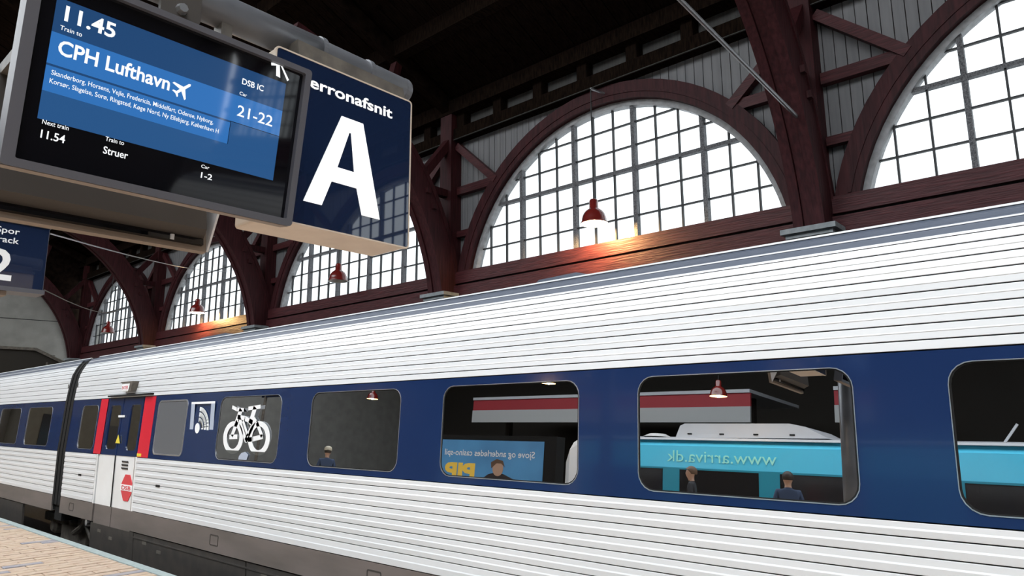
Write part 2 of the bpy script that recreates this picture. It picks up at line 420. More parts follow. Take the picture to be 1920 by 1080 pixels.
# ceiling -----------------------------------------------------------------------
CS = 0.42
def zc(y): return 8.36 + (WY - y) * CS
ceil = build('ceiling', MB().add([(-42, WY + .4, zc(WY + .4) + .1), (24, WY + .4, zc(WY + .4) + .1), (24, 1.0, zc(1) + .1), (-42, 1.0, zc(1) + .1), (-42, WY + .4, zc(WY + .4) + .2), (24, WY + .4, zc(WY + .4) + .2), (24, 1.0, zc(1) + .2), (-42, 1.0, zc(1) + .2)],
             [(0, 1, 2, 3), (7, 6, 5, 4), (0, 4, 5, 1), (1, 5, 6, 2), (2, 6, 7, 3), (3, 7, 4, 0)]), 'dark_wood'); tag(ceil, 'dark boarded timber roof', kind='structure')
cb = None
for i in range(150):
    x = -41 + i * .33
    if cb is None:
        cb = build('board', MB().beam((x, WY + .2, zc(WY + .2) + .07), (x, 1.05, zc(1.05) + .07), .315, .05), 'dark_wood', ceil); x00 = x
    else: share('board', cb, ceil, (x - x00, 0, random.uniform(-.006, .006)))
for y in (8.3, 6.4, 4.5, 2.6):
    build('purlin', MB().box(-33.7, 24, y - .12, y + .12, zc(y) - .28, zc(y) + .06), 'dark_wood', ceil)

# columns with curved ribs --------------------------------------------------------
RCY, RCZ, RR = 4.896, 3.471, 4.636
def rib_mesh(x0, x1, r0, r1, a0, a1, n=22):
    mb = MB(); vs = []; fs = []
    for i in range(n + 1):
        t = math.radians(a0 + (a1 - a0) * i / n)
        for r in (r0, r1):
            for xx in (x0, x1): vs.append((xx, RCY + r * math.cos(t), RCZ + r * math.sin(t)))
    for i in range(n):
        k = i * 4; fs += [(k, k + 4, k + 6, k + 2), (k + 1, k + 3, k + 7, k + 5), (k, k + 1, k + 5, k + 4), (k + 2, k + 6, k + 7, k + 3)]
    fs += [(0, 2, 3, 1), (4 * n, 4 * n + 1, 4 * n + 3, 4 * n + 2)]
    return mb.add(vs, fs)
col_labels = ['dark red timber column far beyond the right edge', 'dark red timber column beyond the right edge', 'dark red timber column right of the rightmost arched window',
              'broad dark red column and curved rib between the two largest arched windows', 'dark red column and curved rib beside the navy A sign',
              'dark red column and curved rib left of the second arched window', 'dark red column and curved rib between the two smallest arched windows',
              'curved dark red rib at the far left beside the pale end wall', 'farthest dark red column at the end wall']
a_base = math.degrees(math.asin((4.14 - RCZ) / RR))
COLS = {}
for k, cx in enumerate(COLX):
    if k in (0, 8): continue
    t = thing('timber_column', (cx, WY - .3, 4.13), col_labels[k], 'timber column', 'columns of the arcade wall'); COLS[k] = t
    build('post', MB().box(cx - .17, cx + .17, WY - .28, WY + .1, 4.14, 8.1), 'red_wood_up', t)
    for dx, dr, m in ((-.21, 0, 0), (-.07, .03, 1), (.07, 0, 2)):
        build('rib_plank', rib_mesh(cx + dx + .004, cx + dx + .136, RR + dr - .01, RR + .43 - dr, a_base, 78), 'red_wood_up', t)
    build('rib_edging', rib_mesh(cx - .23, cx + .23, RR + .43, RR + .52, a_base, 78), 'red_wood_up', t)
    # struts from the rib up to the roof
    for a, yy in ((36, 9.9), (52, 8.4)):
        ar = math.radians(a); p = (cx, RCY + (RR + .45) * math.cos(ar), RCZ + (RR + .45) * math.sin(ar))
        build('strut', MB().beam(p, (cx, yy, zc(yy) - .1 if a > 40 else 7.6), .16, .18, (1, 0, 0)), 'red_wood_up', t)
    build('tie', MB().beam((cx, 9.75, 6.3), (cx, 9.0, 6.3), .14, .16), 'red_wood_up', t)
    build('rafter', MB().beam((cx, WY, zc(WY) - .2), (cx, 1.2, zc(1.2) - .2), .2, .3), 'dark_wood', t)
    for a in (29, 33):
        ar = math.radians(a)
        p = Vector((cx + .24, RCY + (RR + .3) * math.cos(ar), RCZ + (RR + .3) * math.sin(ar)))
        build('bolt', MB().box(p.x - .03, p.x + .03, p.y - .05, p.y + .05, p.z - .05, p.z + .05), 'red_wood_up', t)
    b = build('base_cap', MB().box(cx - .36, cx + .36, WY - .62, WY + .02, 4.07, 4.14), 'lead', t)
    build('base_step', MB().box(cx - .31, cx + .31, WY - .57, WY + .02, 4.01, 4.07), 'lead', t)
    cor = MB().prism([(WY, 4.01), (WY - .52, 4.01), (WY - .5, 3.9), (WY - .2, 3.5), (WY, 3.4)], (cx - .26, 0, 0), Y, Z, X, .52)
    build('corbel', cor, 'stone_wall', t)

# end walls and the far side of the station ------------------------------------------
wl = MB(); wl.box(-34.2, -33.7, -24, 11, 4.3, 14); wl.box(-34.2, -33.7, -24, 2.4, -1, 4.3); wl.box(-34.2, -33.7, 9.2, 11, -1, 4.3)
we = build('wall_left', wl, 'plaster'); tag(we, 'pale plaster end wall at the far left', kind='structure')
ga = [(RCY + (RR + .25) * math.cos(math.radians(q)), RCZ + (RR + .25) * math.sin(math.radians(q))) for q in range(8, 142, 4)]
vs, fs = holed(ga + [(-24, ga[-1][1]), (-24, 14), (WY + .4, 14), (WY + .4, ga[0][1])], [], .12)
build('gable_boarding', MB().add([(-33.7 + v.z, v.x, v.y) for v in vs], fs), 'dark_wood', we)
build('portal_shade_sheet', MB().box(-39, -38.8, 2.2, 9.4, -1, 4.4), 'canopy_dark', we)  # dark sheet standing in for the shade inside the portal opening
wr = build('wall_right_blocker', MB().box(22, 22.4, -24, 11, -1, 14), 'canopy_dark'); tag(wr, 'dark wall beyond the right edge, added to block sky reflections in the A sign', kind='structure')  # unseen wall, added so the navy sign does not mirror bright sky
wf = build('wall_front', MB().box(-41, 22, -22.4, -22, -1, 8.4), 'canopy_dark'); tag(wf, 'dark wall across the tracks, seen in the train windows', kind='structure')

rc = build('ceiling_far_blocker', MB().prism([(-22.4, 8.2), (-22.4, 8.35), (-9, 11.2), (-9, 11.05)], (-42, 0, 0), Y, Z, X, 66), 'dark_wood'); tag(rc, 'dark timber roof over the far tracks, shaped to block low sky, seen in the train windows', kind='structure')  # roof slope behind the camera, shaped to keep low sky off the ceiling
t = thing('track_canopy', (-33.3, 7, 3.9), 'black hipped canopy roof before the pale end wall', 'canopy')
build('roof', MB().prism([(2.0, 3.3), (2.0, 4.36), (8.25, 4.38), (9.66, 3.72), (9.5, 3.3)], (-33.69, 0, 0), Y, Z, X, .75), 'canopy_dark', t)
build('roof_edge', MB().prism([(2.0, 4.36), (2.0, 4.47), (8.3, 4.49), (9.8, 3.78), (9.66, 3.72), (8.25, 4.38)], (-33.69, 0, 0), Y, Z, X, .85), 'iron', t)
build('lamp_bracket', MB().box(-32.95, -32.9, 8.7, 8.76, 3.75, 3.95), 'iron', t)

# ================================================================== THE WHITE TRAIN
SKZ, BB, BT = 0.44, 1.15, 1.966          # skirt top, blue band bottom and top
def yp(z):
    """body side profile: distance of the skin from the camera line at height z"""
    y = 3.93
    if z > BB: y += (min(z, BT) - BB) * math.tan(math.radians(3.3))
    if z > BT: y += (min(z, 2.30) - BT) * math.tan(math.radians(6))
    if z > 2.30: y += (z - 2.30) * 0.12 + (z - 2.30) ** 2 * 0.95
    return y
UP = [BT + .004, 2.022, 2.104, 2.187, 2.268, 2.350, 2.428, 2.500, 2.552]
LO = [SKZ + .004, .556, .642, .728, .814, .900, .986, 1.072, BB - .004]
G = .0035
def strip(car, x0, x1, z0, z1, m='train_white', bead=True, name='side_strip'):
    z0 += G; z1 -= G; zm = (z0 + z1) / 2; y0, y1, ym = yp(z0), yp(z1), yp(zm)
    pts = [(y0 + .018, z0), (y0 + .001, z0), (y0, z0 + .002)]
    if bead and z1 - z0 > .06:
        if zm < BB: pts += [(ym - .004, zm - .002), (ym, zm + .007)]
        else: pts += [(ym, zm - .003), (ym - .002, zm - .001), (ym - .002, zm + .001), (ym, zm + .006)]
    pts += [(y1, z1 - .002), (y1 + .001, z1), (y1 + .018, z1)]
    return build(name, MB().prism(pts, (x0, 0, 0), Y, Z, X, x1 - x0), m, car)
def side_plate(outer, holes, t, off=0.0):
    """plate lying on the body side; (x, z) outline, thickness t inward, face moved out by off"""
    vs, fs = holed(outer, holes, t); mb = MB()
    mb.add([(v.x, yp(v.y) - off + v.z, v.y) for v in vs], fs); return mb
WZ0, WZ1 = 1.200, 1.905
def car_window(car, x0, x1, z0=WZ0, z1=WZ1, r=.11, label=None):
    w = build('window', side_plate(rrect(x0 + .004, x1 - .004, z0 + .004, z1 - .004, r), [], .006, -.004), 'train_glass', car)
    build('frame', side_plate(rrect(x0 - .002, x1 + .002, z0 - .002, z1 + .002, r), [rrect(x0 + .002, x1 - .002, z0 + .003, z1 - .003, r - .003)], .01, .003), 'aluminium', w)
    build('gasket', side_plate(rrect(x0, x1, z0, z1, r), [rrect(x0 + .012, x1 - .012, z0 + .010, z1 - .010, r - .01)], .003, -.0035), 'rubber', w)
    return w
def car_shell(car, x0, x1, doors, holes, yfar=6.93):
    """dark backing, roof, floor, far side: what the strips are fixed to"""
    mb = MB()
    segs = []
    a = x0
    for d0, d1 in doors: segs.append((a, d0)); a = d1
    segs.append((a, x1))
    for a, b in segs: mb.prism([(3.955, .2), (3.955, BB + .02), (4.0, BB + .02), (4.0, .2)], (a, 0, 0), Y, Z, X, b - a)
    zz = [BT - .01] + [BT + i * .06 for i in range(1, 10)]
    pts = [(yp(z) + .012, z) for z in zz]; pts += [(y + .05, z) for y, z in reversed(pts)]
    mb.prism(pts, (x0, 0, 0), Y, Z, X, x1 - x0)
    build('backing', mb, 'groove_dark', car)
    inn = MB(); inn.box(x0, x1, 3.99, yfar - .1, .41, .45); inn.box(x0, x1, 4.05, yfar - .1, 2.2, 2.25); inn.box(x0, x1, yfar - .14, yfar - .1, .45, 2.25)
    inn.box(x0 + .01, x0 + .05, 4.0, yfar - .1, .45, 2.25); inn.box(x1 - .05, x1 - .01, 4.0, yfar - .1, .45, 2.25)
    build('interior_lining', inn, 'interior', car)
    rf = [(4.158, 2.635), (4.30, 2.705), (4.7, 2.79), (5.43, 2.85), (6.2, 2.79), (6.6, 2.7), (6.85, 2.45), (yfar, 2.0), (yfar, .2), (yfar - .03, .2), (yfar - .03, 2.0), (6.8, 2.42), (6.56, 2.66), (6.2, 2.74), (5.43, 2.8), (4.7, 2.74), (4.31, 2.66), (4.17, 2.6)]
    build('roof', MB().prism(rf, (x0, 0, 0), Y, Z, X, x1 - x0), 'train_roof', car)
    for z0, z1, m, nm in ((2.552, 2.568, 'train_white', 'roof_rail'), (2.568, 2.612, 'train_roof', 'roof_gutter'), (2.612, 2.622, 'train_white', 'roof_rail'), (2.622, 2.66, 'train_roof', 'roof_gutter')):
        o = .004 if m == 'train_white' else 0
        build(nm, MB().prism([(yp(z0) - o, z0), (yp(z1) - o, z1), (yp(z1) + .04, z1 + .012), (yp(z0) + .04, z0 + .012)], (x0, 0, 0), Y, Z, X, x1 - x0), m, car)
    build('roof_rail', MB().prism([(4.285, 2.705), (4.3, 2.72), (4.33, 2.715), (4.32, 2.70)], (x0, 0, 0), Y, Z, X, x1 - x0), 'train_white', car)
C0, C1 = -13.30, 6.5
DX0, DX1 = -11.80, -10.42
car = thing('train_car', (-3.4, 5.43, -0.62), 'long white ribbed railway carriage with blue window band, bike window and red door stripes', 'train car', 'carriages of the white train')
car_shell(car, C0, C1, [(DX0, DX1)], [])
for z0, z1 in zip(UP[:-1], UP[1:]): strip(car, C0, C1, z0, z1)
for z0, z1 in zip(LO[:-1], LO[1:]):
    strip(car, C0, DX0 - .08, z0, z1); strip(car, DX1 + .06, C1, z0, z1)
main = [(-7.99, -6.85), (-6.215, -4.84), (-4.30, -2.93), (-2.46, -1.155), (-.72, .62), (1.12, 2.46), (3.0, 4.34)]
main[0] = (-8.13, -6.78)
narrow = (-12.80, -12.10); grey = (-9.88, -9.0)
rings = [rrect(a, b, WZ0, WZ1, .11) for a, b in main] + [rrect(grey[0], grey[1], 1.205, 1.895, .08)]
bandR = [(DX1 + .04, BB), (C1, BB), (C1, BT), (DX1 + .04, BT)]
build('window_band', side_plate(bandR, rings, .02), 'train_blue', car)
build('window_band', side_plate([(C0, BB), (DX0 - .02, BB), (DX0 - .02, BT), (C0, BT)], [rrect(*narrow, 1.21, 1.875, .09)], .02), 'train_blue', car)
wins = [car_window(car, a, b) for a, b in main]
car_window(car, *narrow, 1.21, 1.875, .09)
g = build('blanked_window', side_plate(rrect(grey[0] + .004, grey[1] - .004, 1.209, 1.891, .08), [], .01, -.003), 'panel_grey', car)
build('frame', side_plate(rrect(grey[0] - .006, grey[1] + .006, 1.199, 1.901, .08), [rrect(grey[0] + .012, grey[1] - .012, 1.217, 1.883, .07)], .008, .003), 'aluminium', g)
# red door stripes
for a, b in ((-12.03, -11.74), (-10.36, -10.0)):
    build('red_stripe', side_plate([(a, BB + .003), (b, BB + .003), (b, BT - .003), (a, BT - .003)], [], .003, .003), 'train_red', car)
# sliding door leaves
XM = -11.13
for (a, b, wa, wb) in ((DX0, XM - .012, -11.62, -11.20), (XM + .012, DX1, -10.84, -10.47)):
    d = build('door_leaf', side_plate([(a, SKZ), (b, SKZ), (b, BB), (a, BB)], [], .03, -.012), 'train_door_white', car)
    build('upper_panel', side_plate([(a, BB), (b, BB), (b, BT - .004), (a, BT - .004)], [rrect(wa, wb, 1.23, 1.86, .07)], .03, -.006), 'train_blue', d)
    build('door_window', side_plate(rrect(wa, wb, 1.23, 1.86, .07), [], .006, -.018), 'train_glass', d)
    build('door_skirt', side_plate([(a, .17), (b, .17), (b, SKZ), (a, SKZ)], [], .03, -.012), 'train_skirt', d)
    build('door_edge', side_plate([(b - .016, SKZ), (b, SKZ), (b, BB), (b - .016, BB)], [], .012, 0), 'rubber' if a < XM - .5 else 'aluminium', d)
build('door_pillar', side_plate([(XM - .011, .17), (XM + .011, .17), (XM + .011, BT), (XM - .011, BT)], [], .03, -.02), 'rubber', car)
for a in (DX0 - .08, DX1):
    build('door_post', side_plate([(a + .01, SKZ), (a + .055, SKZ), (a + .055, BB), (a + .01, BB)], [], .02, 0), 'train_door_white', car)
# lamp box and gutter over the door
bx = build('door_display', MB().box(-11.12, -10.74, yp(2.1) - .07, yp(2.1) + .01, 2.05, 2.17), 'train_door_white', car)
build('display_face', MB().box(-11.09, -10.84, yp(2.1) - .074, yp(2.1) - .07, 2.065, 2.155), 'decal_white', bx)
build('display_shade', MB().prism([(-10.84, 2.05), (-10.74, 2.05), (-10.70, 2.19), (-11.14, 2.19), (-11.14, 2.172), (-10.78, 2.172)], (0, yp(2.1) - .08, 0), X, Z, Y, .09), 'iron', bx)
build('lettering', text_mb('INTER', (-11.08, yp(2.1) - .0745, 2.08), X, Z, -Y, .22, .05, .01), 'train_red', bx)
build('rain_gutter', MB().box(-11.66, -10.1, yp(2.0) - .05, yp(2.0) + .01, 1.985, 2.008), 'rubber', car)
# marks on the door
P0 = (0, yp(.8) - .001, 0)
def side_text(s, x, z, w, cap, m, bold=0.0, parent=None, off=.004):
    return build('lettering', text_mb(s, (x, yp(z) - off, z), X, Z, -Y, w, cap, bold), m, parent or car)
hx = build('logo', MB().prism([(-10.72, .905), (-10.56, .905), (-10.45, .78), (-10.45, .68), (-10.56, .555), (-10.72, .555), (-10.83, .68), (-10.83, .78)], (0, 3.934, 0), X, Z, Y, .007), 'train_red', car)
build('logo_band', MB().box(-10.85, -10.43, 3.930, 3.9345, .69, .77), 'decal_white', hx)
build('lettering', text_mb('DSB', (-10.80, 3.9295, .703), X, Z, -Y, .32, .055, .03), 'train_red', hx)
for i in range(3):
    build('vent_slot', MB().prism([(-10.90, 1.085 - i * .045), (-10.68, 1.085 - i * .045), (-10.66, 1.062 - i * .045), (-10.88, 1.062 - i * .045)], (0, 3.934, 0), X, Z, Y, .007), 'decal_black', car)
build('warning_sticker', MB().prism([(-11.19, 1.32), (-11.02, 1.32), (-11.105, 1.44)], (0, yp(1.38) - .012, 0), X, Z, Y, .003), 'decal_yellow', car)
build('yellow_mark', MB().box(-10.36, -10.22, yp(1.2) - .007, yp(1.2) - .003, 1.16, 1.20), 'decal_yellow', car)
build('sticker', MB().box(-11.24, -11.0, yp(1.7) - .006, yp(1.7) - .002, 1.685, 1.715), 'decal_white', car)
for x in (-12.5, -9.6):
    build('door_button', MB().box(x - .06, x + .05, yp(.8) - .008, yp(.8), .80, .828), 'rubber', car)
# internet pictogram
yd = yp(1.6) - .004
def plane_mb(): return MB()
PO = (0, yd, 0)
pic = build('pictogram', MB().box(-8.87, -8.25, yd, yd + .003, 1.835, 1.862), 'decal_white', car)
build('pictogram_bar', MB().box(-8.87, -8.775, yd, yd + .003, 1.47, 1.835), 'decal_grey', pic)
build('pictogram_bar', MB().box(-8.345, -8.25, yd, yd + .003, 1.36, 1.835), 'decal_grey', pic)
for i, r in enumerate((.10, .165, .23)):
    arc = [(-8.64 + r * math.cos(math.radians(q)) * 1.1, 1.545 + r * math.sin(math.radians(q))) for q in range(-4, 96, 10)]
    build('pictogram_wave', stroke(MB(), arc, .05, PO, X, Z, -Y, .002), 'decal_white', pic)
build('pictogram_dot', MB().lathe([(0, 0), (.062, 0), (.062, .003), (0, .003)], (-8.66, yd - .003, 1.545), 16, 'y'), 'decal_white', pic)
build('pictogram_text', MB().box(-8.83, -8.36, yd, yd + .003, 1.43, 1.462), 'decal_white', pic)
build('pictogram_line', MB().box(-8.84, -8.31, yd, yd + .003, 1.353, 1.361), 'decal_white', pic)
build('pictogram_line', MB().box(-8.85, -8.36, yd, yd + .003, 1.30, 1.308), 'decal_grey', pic)
build('pictogram_line', MB().box(-8.85, -8.36, yd, yd + .003, 1.258, 1.266), 'decal_grey', pic)
# bicycle pictogram on the bike window
bike = wins[0]
BO = (0, yp(1.55) - .008, 0)
def bs(pts, w, nm='bike_symbol'): return build(nm, stroke(MB(), pts, w, BO, X, Z, -Y, .002), 'decal_white', bike)
for cx, cz, rx, rz in ((-7.742, 1.448, .19, .155), (-7.175, 1.448, .19, .155)):
    vs, fs = holed([(cx + (rx + .04) * math.cos(2 * math.pi * i / 40), cz + (rz + .025) * math.sin(2 * math.pi * i / 40)) for i in range(40)],
                   [[(cx + (rx - .045) * math.cos(2 * math.pi * i / 40), cz + (rz - .03) * math.sin(2 * math.pi * i / 40)) for i in range(40)]], .002)
    build('bike_wheel', MB().add([(v.x, yp(1.55) - .010 + v.z, v.y) for v in vs], fs), 'decal_white', bike)
bs([(-7.80, 1.785), (-7.69, 1.757), (-7.54, 1.752)], .04); bs([(-7.43, 1.765), (-7.18, 1.782)], .042)
bs([(-7.60, 1.752), (-7.68, 1.62)], .075); bs([(-7.29, 1.77), (-7.38, 1.60)], .075)
bs([(-7.66, 1.675), (-7.50, 1.66), (-7.33, 1.615)], .05); bs([(-7.62, 1.65), (-7.44, 1.42)], .065)
bs([(-7.27, 1.65), (-7.445, 1.42)], .065); bs([(-7.45, 1.425), (-7.30, 1.437), (-7.10, 1.466)], .05)
bs([(-7.82, 1.453), (-7.65, 1.458)], .05); bs([(-7.67, 1.62), (-7.77, 1.47)], .06); bs([(-7.23, 1.61), (-7.11, 1.47)], .05); bs([(-7.54, 1.62), (-7.42, 1.47)], .05)
build('sticker', MB().prism([(-7.56, 1.215), (-7.38, 1.215), (-7.35, 1.27), (-7.42, 1.30), (-7.5, 1.285), (-7.55, 1.25)], (0, yp(1.25) - .008, 0), X, Z, Y, .002), 'decal_grey', bike)
# skirt
for a, b in ((C0, DX0 - .03), (DX1 + .03, C1)):
    build('skirt', side_plate([(a, .19), (b, .19), (b, SKZ), (a, SKZ)], [], .03, 0), 'train_skirt', car)
for a, b in ((-11.9, -10.3), (-10.28, -7.3), (-7.28, -4.3), (-4.28, -1.3), (-1.28, 2.5)):
    p = build('lower_skirt', MB().prism([(3.97, -.62), (3.945, .175), (3.98, .175), (4.0, -.62)], (a, 0, 0), Y, Z, X, b - a), 'under_dark', car)
    build('hinge', MB().box(a + .3, a + .42, 3.945, 3.975, .06, .10), 'iron', p); build('hinge', MB().box(a + .75, a + .87, 3.945, 3.975, .0, .04), 'iron', p)
build('skirt_rail', MB().box(-10.3, 2.5, 3.94, 3.98, .11, .125), 'under_dark', car)
for x in (-12.85, -5.2, -8.1):
    build('hatch', side_plate(rrect(x, x + .2, .26, .38, .02, 3), [rrect(x + .012, x + .188, .272, .368, .012, 3)], .004, .003), 'under_dark', car)
# bogie under the gangway
bog = thing('bogie', (-13.5, 5.43, -.62), 'dark railway bogie with wheels under the black gangway', 'bogie')
for wx in (-14.75, -12.5):
    wh = build('wheel', MB().lathe([(0, -.06), (.08, -.06), (.12, -.02), (.36, -.02), (.42, -.05), (.44, -.05), (.44, .06), (.47, .09), (.47, .11), (0, .11)], (wx, 4.62, -.18), 30, 'y'), 'iron', bog, smooth=False)
    build('axle_box', MB().lathe([(0, -.13), (.09, -.13), (.13, -.08), (.14, 0), (.14, .2)], (wx, 4.40, -.18), 18, 'y'), 'iron', wh)
bf = build('bogie_frame', MB().box(-15.3, -11.95, 4.30, 4.44, -.12, .02), 'iron', bog)
build('bogie_sidebar', MB().box(-14.2, -13.0, 4.26, 4.46, -.32, -.1), 'iron', bf)
for x in (-14.1, -13.65, -13.2):
    build('spring', MB().lathe([(.08, 0), (.11, .03), (.08, .06), (.11, .09), (.08, .12), (.11, .15), (.08, .18), (.11, .21), (.08, .24)], (x, 4.32, -.1), 14), 'iron', bf)
build('damper', MB().tube([(-12.95, 4.2, .12), (-12.45, 4.2, -.2)], .05, 10), 'iron', bf)
build('brake_lever', MB().tube([(-13.3, 4.18, -.15), (-12.9, 4.15, -.02), (-12.7, 4.18, .14)], .045, 8), 'iron', bf)
build('lamp', MB().lathe([(0, 0), (.05, 0), (.06, .03), (.06, .1)], (-12.2, 3.98, .13), 14, 'y'), 'aluminium', bf)
build('underframe', MB().box(C0, C1, 4.5, 6.5, -.5, .4), 'under_dark', car)
# roof hatches
for a, b in ((-3.70, -3.02), (-9.75, -8.75)):
    build('roof_hatch', MB().prism([(a, 2.69), (a + .1, 2.755), (b - .2, 2.765), (b, 2.71), (b, 2.68)], (0, 4.36, 0), X, Z, Y, .7), 'train_roof', car)
# seats inside
seat = None
for i, (a, b) in enumerate(main[1:]):
    for x in (a - .12, a + .62):
        mb = MB(); mb.prism([(x, .45), (x + .1, .45), (x + .16, 1.45), (x + .14, 1.52), (x + .06, 1.52)], (0, 4.25, 0), X, Z, Y, .95)
        build('seat', mb, 'seat_fabric', car)

# gangway between the carriages
gw = thing('gangway', (-13.5, 5.43, .2), 'black rubber gangway bellows joining the two white carriages', 'gangway')
for i in range(5):
    x = -13.70 + i * .08
    prof = [(yp(z) + (.012 if i % 2 else .0) - .004, z) for z in [.30, .7, 1.15, 1.55, 1.966, 2.2, 2.4, 2.52, 2.6]] + [(4.32, 2.70), (5.43, 2.84), (6.7, 2.6), (6.9, 2.0), (6.9, .3)]
    build('bellows_fold', MB().prism(prof, (x, 0, 0), Y, Z, X, .08), 'rubber', gw)
build('gangway_foot', MB().box(-13.68, -13.34, 3.98, 4.4, .05, .3), 'rubber', gw)

# second carriage
E0, E1 = -33.0, -13.71
car2 = thing('train_car', (-24, 5.43, -0.62), 'white ribbed carriage at the far left, beyond the black gangway', 'train car', 'carriages of the white train')
car_shell(car2, E0, E1, [], [])
for z0, z1 in zip(UP[:-1], UP[1:]): strip(car2, E0, E1, z0, z1)
for z0, z1 in zip(LO[:-1], LO[1:]): strip(car2, E0, E1, z0, z1)
w2 = [(-15.72 - 1.9 * k, -14.32 - 1.9 * k) for k in range(8)]
build('window_band', side_plate([(E0, BB), (E1, BB), (E1, BT), (E0, BT)], [rrect(a, b, 1.21, 1.88, .09) for a, b in w2], .02), 'train_blue', car2)
for a, b in w2: car_window(car2, a, b, 1.21, 1.88, .09)
build('skirt', side_plate([(E0, .19), (E1, .19), (E1, SKZ), (E0, SKZ)], [], .03, 0), 'train_skirt', car2)
build('lower_skirt', MB().prism([(3.97, -.62), (3.945, .175), (3.98, .175), (4.0, -.62)], (E0, 0, 0), Y, Z, X, -15.35 - E0), 'under_dark', car2)

# ================================================================== HANGING SIGNS
# gray pipe with the lettered sign
SX = -2.2
pp = thing('sign_gantry', (-2.33, .1, 0), 'grey steel pipe arm carrying the navy A sign over the platform', 'sign pole')
build('pipe', MB().tube([(-2.33, y, 3.10) for y in (.1, .5, 1.0, 1.45)], .062, 24), 'pipe_grey', pp, smooth=True)
build('sleeve', MB().tube([(-2.33, 1.44, 3.10), (-2.33, 1.46, 3.10), (-2.33, 1.87, 3.095), (-2.33, 1.885, 3.095)], [.055, .057, .055, .048], 24), 'pipe_grey', pp, smooth=True)
build('collar', MB().tube([(-2.33, 1.43, 3.10), (-2.33, 1.45, 3.10)], .067, 24), 'pipe_grey', pp)
build('collar', MB().tube([(-2.33, 1.665, 3.098), (-2.33, 1.685, 3.098)], .062, 24), 'pipe_grey', pp)
build('post', MB().tube([(-2.33, .16, 0), (-2.33, .16, 3.2)], .09, 20), 'pipe_grey', pp, smooth=True)
build('mounting_bracket', MB().prism([(1.30, 3.0), (1.29, 3.06), (1.80, 3.045), (1.81, 3.0)], (-2.43, 0, 0), Y, Z, X, .2), 'iron', pp)
build('mounting_plate', MB().box(-2.44, -2.235, 1.27, 1.83, 2.98, 3.0), 'pipe_grey', pp)
build('end_cap', MB().lathe([(0, .012), (.05, .012), (.056, 0), (.056, -.02)], (-2.33, 1.885, 3.095), 20, 'y'), 'pipe_grey', pp)
build('flange', MB().prism([(.80, 3.14), (.80, 2.96), (.86, 2.9), (.93, 2.97), (.93, 3.14)], (-2.26, 0, 0), Y, Z, X, .02), 'housing_brown', pp)
bl = build('bolt', MB().lathe([(0, .02), (.015, .02), (.02, 0)], (-2.24, .865, 2.99), 8, 'x'), 'aluminium', pp)

sg = thing('platform_sign', (SX, 1.5, 2.34), 'navy illuminated box sign with large white letter A', 'sign')
Y0, Y1, Z0, Z1 = 1.19, 1.822, 2.338, 2.98
bd = build('box', MB().prism(rrect(Y0, Y1, Z0, Z1, .012, 3), (SX - .225, 0, 0), Y, Z, X, .221), 'sign_side', sg)
vs, fs = holed(rrect(Y0, Y1, Z0, Z1, .014, 4), [], .004); 
build('face', MB().add([(SX - .004 + v.z, v.x, v.y) for v in vs], fs), 'sign_navy', sg)
build('rim', MB().add(*(lambda q: ([(SX - .012 + v.z, v.x, v.y) for v in q[0]], q[1]))(holed(rrect(Y0 - .003, Y1 + .003, Z0 - .003, Z1 + .003, .016, 4), [rrect(Y0 + .003, Y1 - .003, Z0 + .003, Z1 - .003, .012, 4)], .014))), 'sign_side', sg)
A_o = [(1.328, 2.428), (1.405, 2.428), (1.443, 2.53), (1.557, 2.53), (1.585, 2.428), (1.672, 2.428), (1.577, 2.803), (1.476, 2.803)]
A_h = [(1.470, 2.592), (1.543, 2.592), (1.519, 2.744), (1.512, 2.748), (1.505, 2.744)]
A_h = [(1.466, 2.592), (1.543, 2.592), (1.522, 2.746), (1.514, 2.746)]
vs, fs = holed(A_o, [A_h], .002); build('letter_a', MB().add([(SX + .0005 + v.z, v.x, v.y) for v in vs], fs), 'sign_white', sg)
build('lettering', text_mb('Perronafsnit', (SX + .001, 1.288, 2.872), Y, Z, X, .433, .046, .022), 'sign_white', sg)
# back face carries the same letter
vs, fs = holed([(p, q) for p, q in A_o], [A_h], .002); build('letter_a', MB().add([(SX - .2275 + v.z, v.x, v.y) for v in vs], fs), 'sign_white', sg)

# departure display -----------------------------------------------------------------
TR = Vector((-2.0, 1.207, 2.814)); VD = Vector((-.081, 0, -.530)).normalized(); UPV = -VD; NR = Y.cross(UPV).normalized()
def pt(u, v, w=0.0): return TR + Y * u + VD * v + NR * w
def spl(outer, holes, t, w0, name, m, parent):
    vs, fs = holed(outer, holes, t); return build(name, MB().add([pt(v.x, v.y, w0 + v.z) for v in vs], fs), m, parent)
UW, VH = -.812, .537
dp = thing('departure_display', tuple(pt(UW / 2, VH)), 'large blue departure screen reading CPH Lufthavn 11.45 in silver frame', 'display screen')
spl(rrect(UW, 0, 0, VH, .012, 4), [rrect(UW + .03, -.022, .018, VH - .022, .005, 3)], .07, -.05, 'frame', 'monitor_frame', dp)
spl(rrect(UW + .006, -.005, .005, VH - .005, .008, 3), [], .03, -.05, 'back_panel', 'housing_brown', dp)
build('underside', MB().add([pt(UW + .004, VH + .001, .012), pt(-.004, VH + .001, .012), pt(-.004, VH + .001, -.048), pt(UW + .004, VH + .001, -.048)], [(0, 1, 2, 3)]), 'monitor_under', dp)
spl(rrect(UW + .029, -.021, .017, VH - .021, .004, 2), [], .004, -.004, 'screen', 'monitor_black', dp)
def rect(u0, u1, v0, v1): return [(u0, v0), (u1, v0), (u1, v1), (u0, v1)]
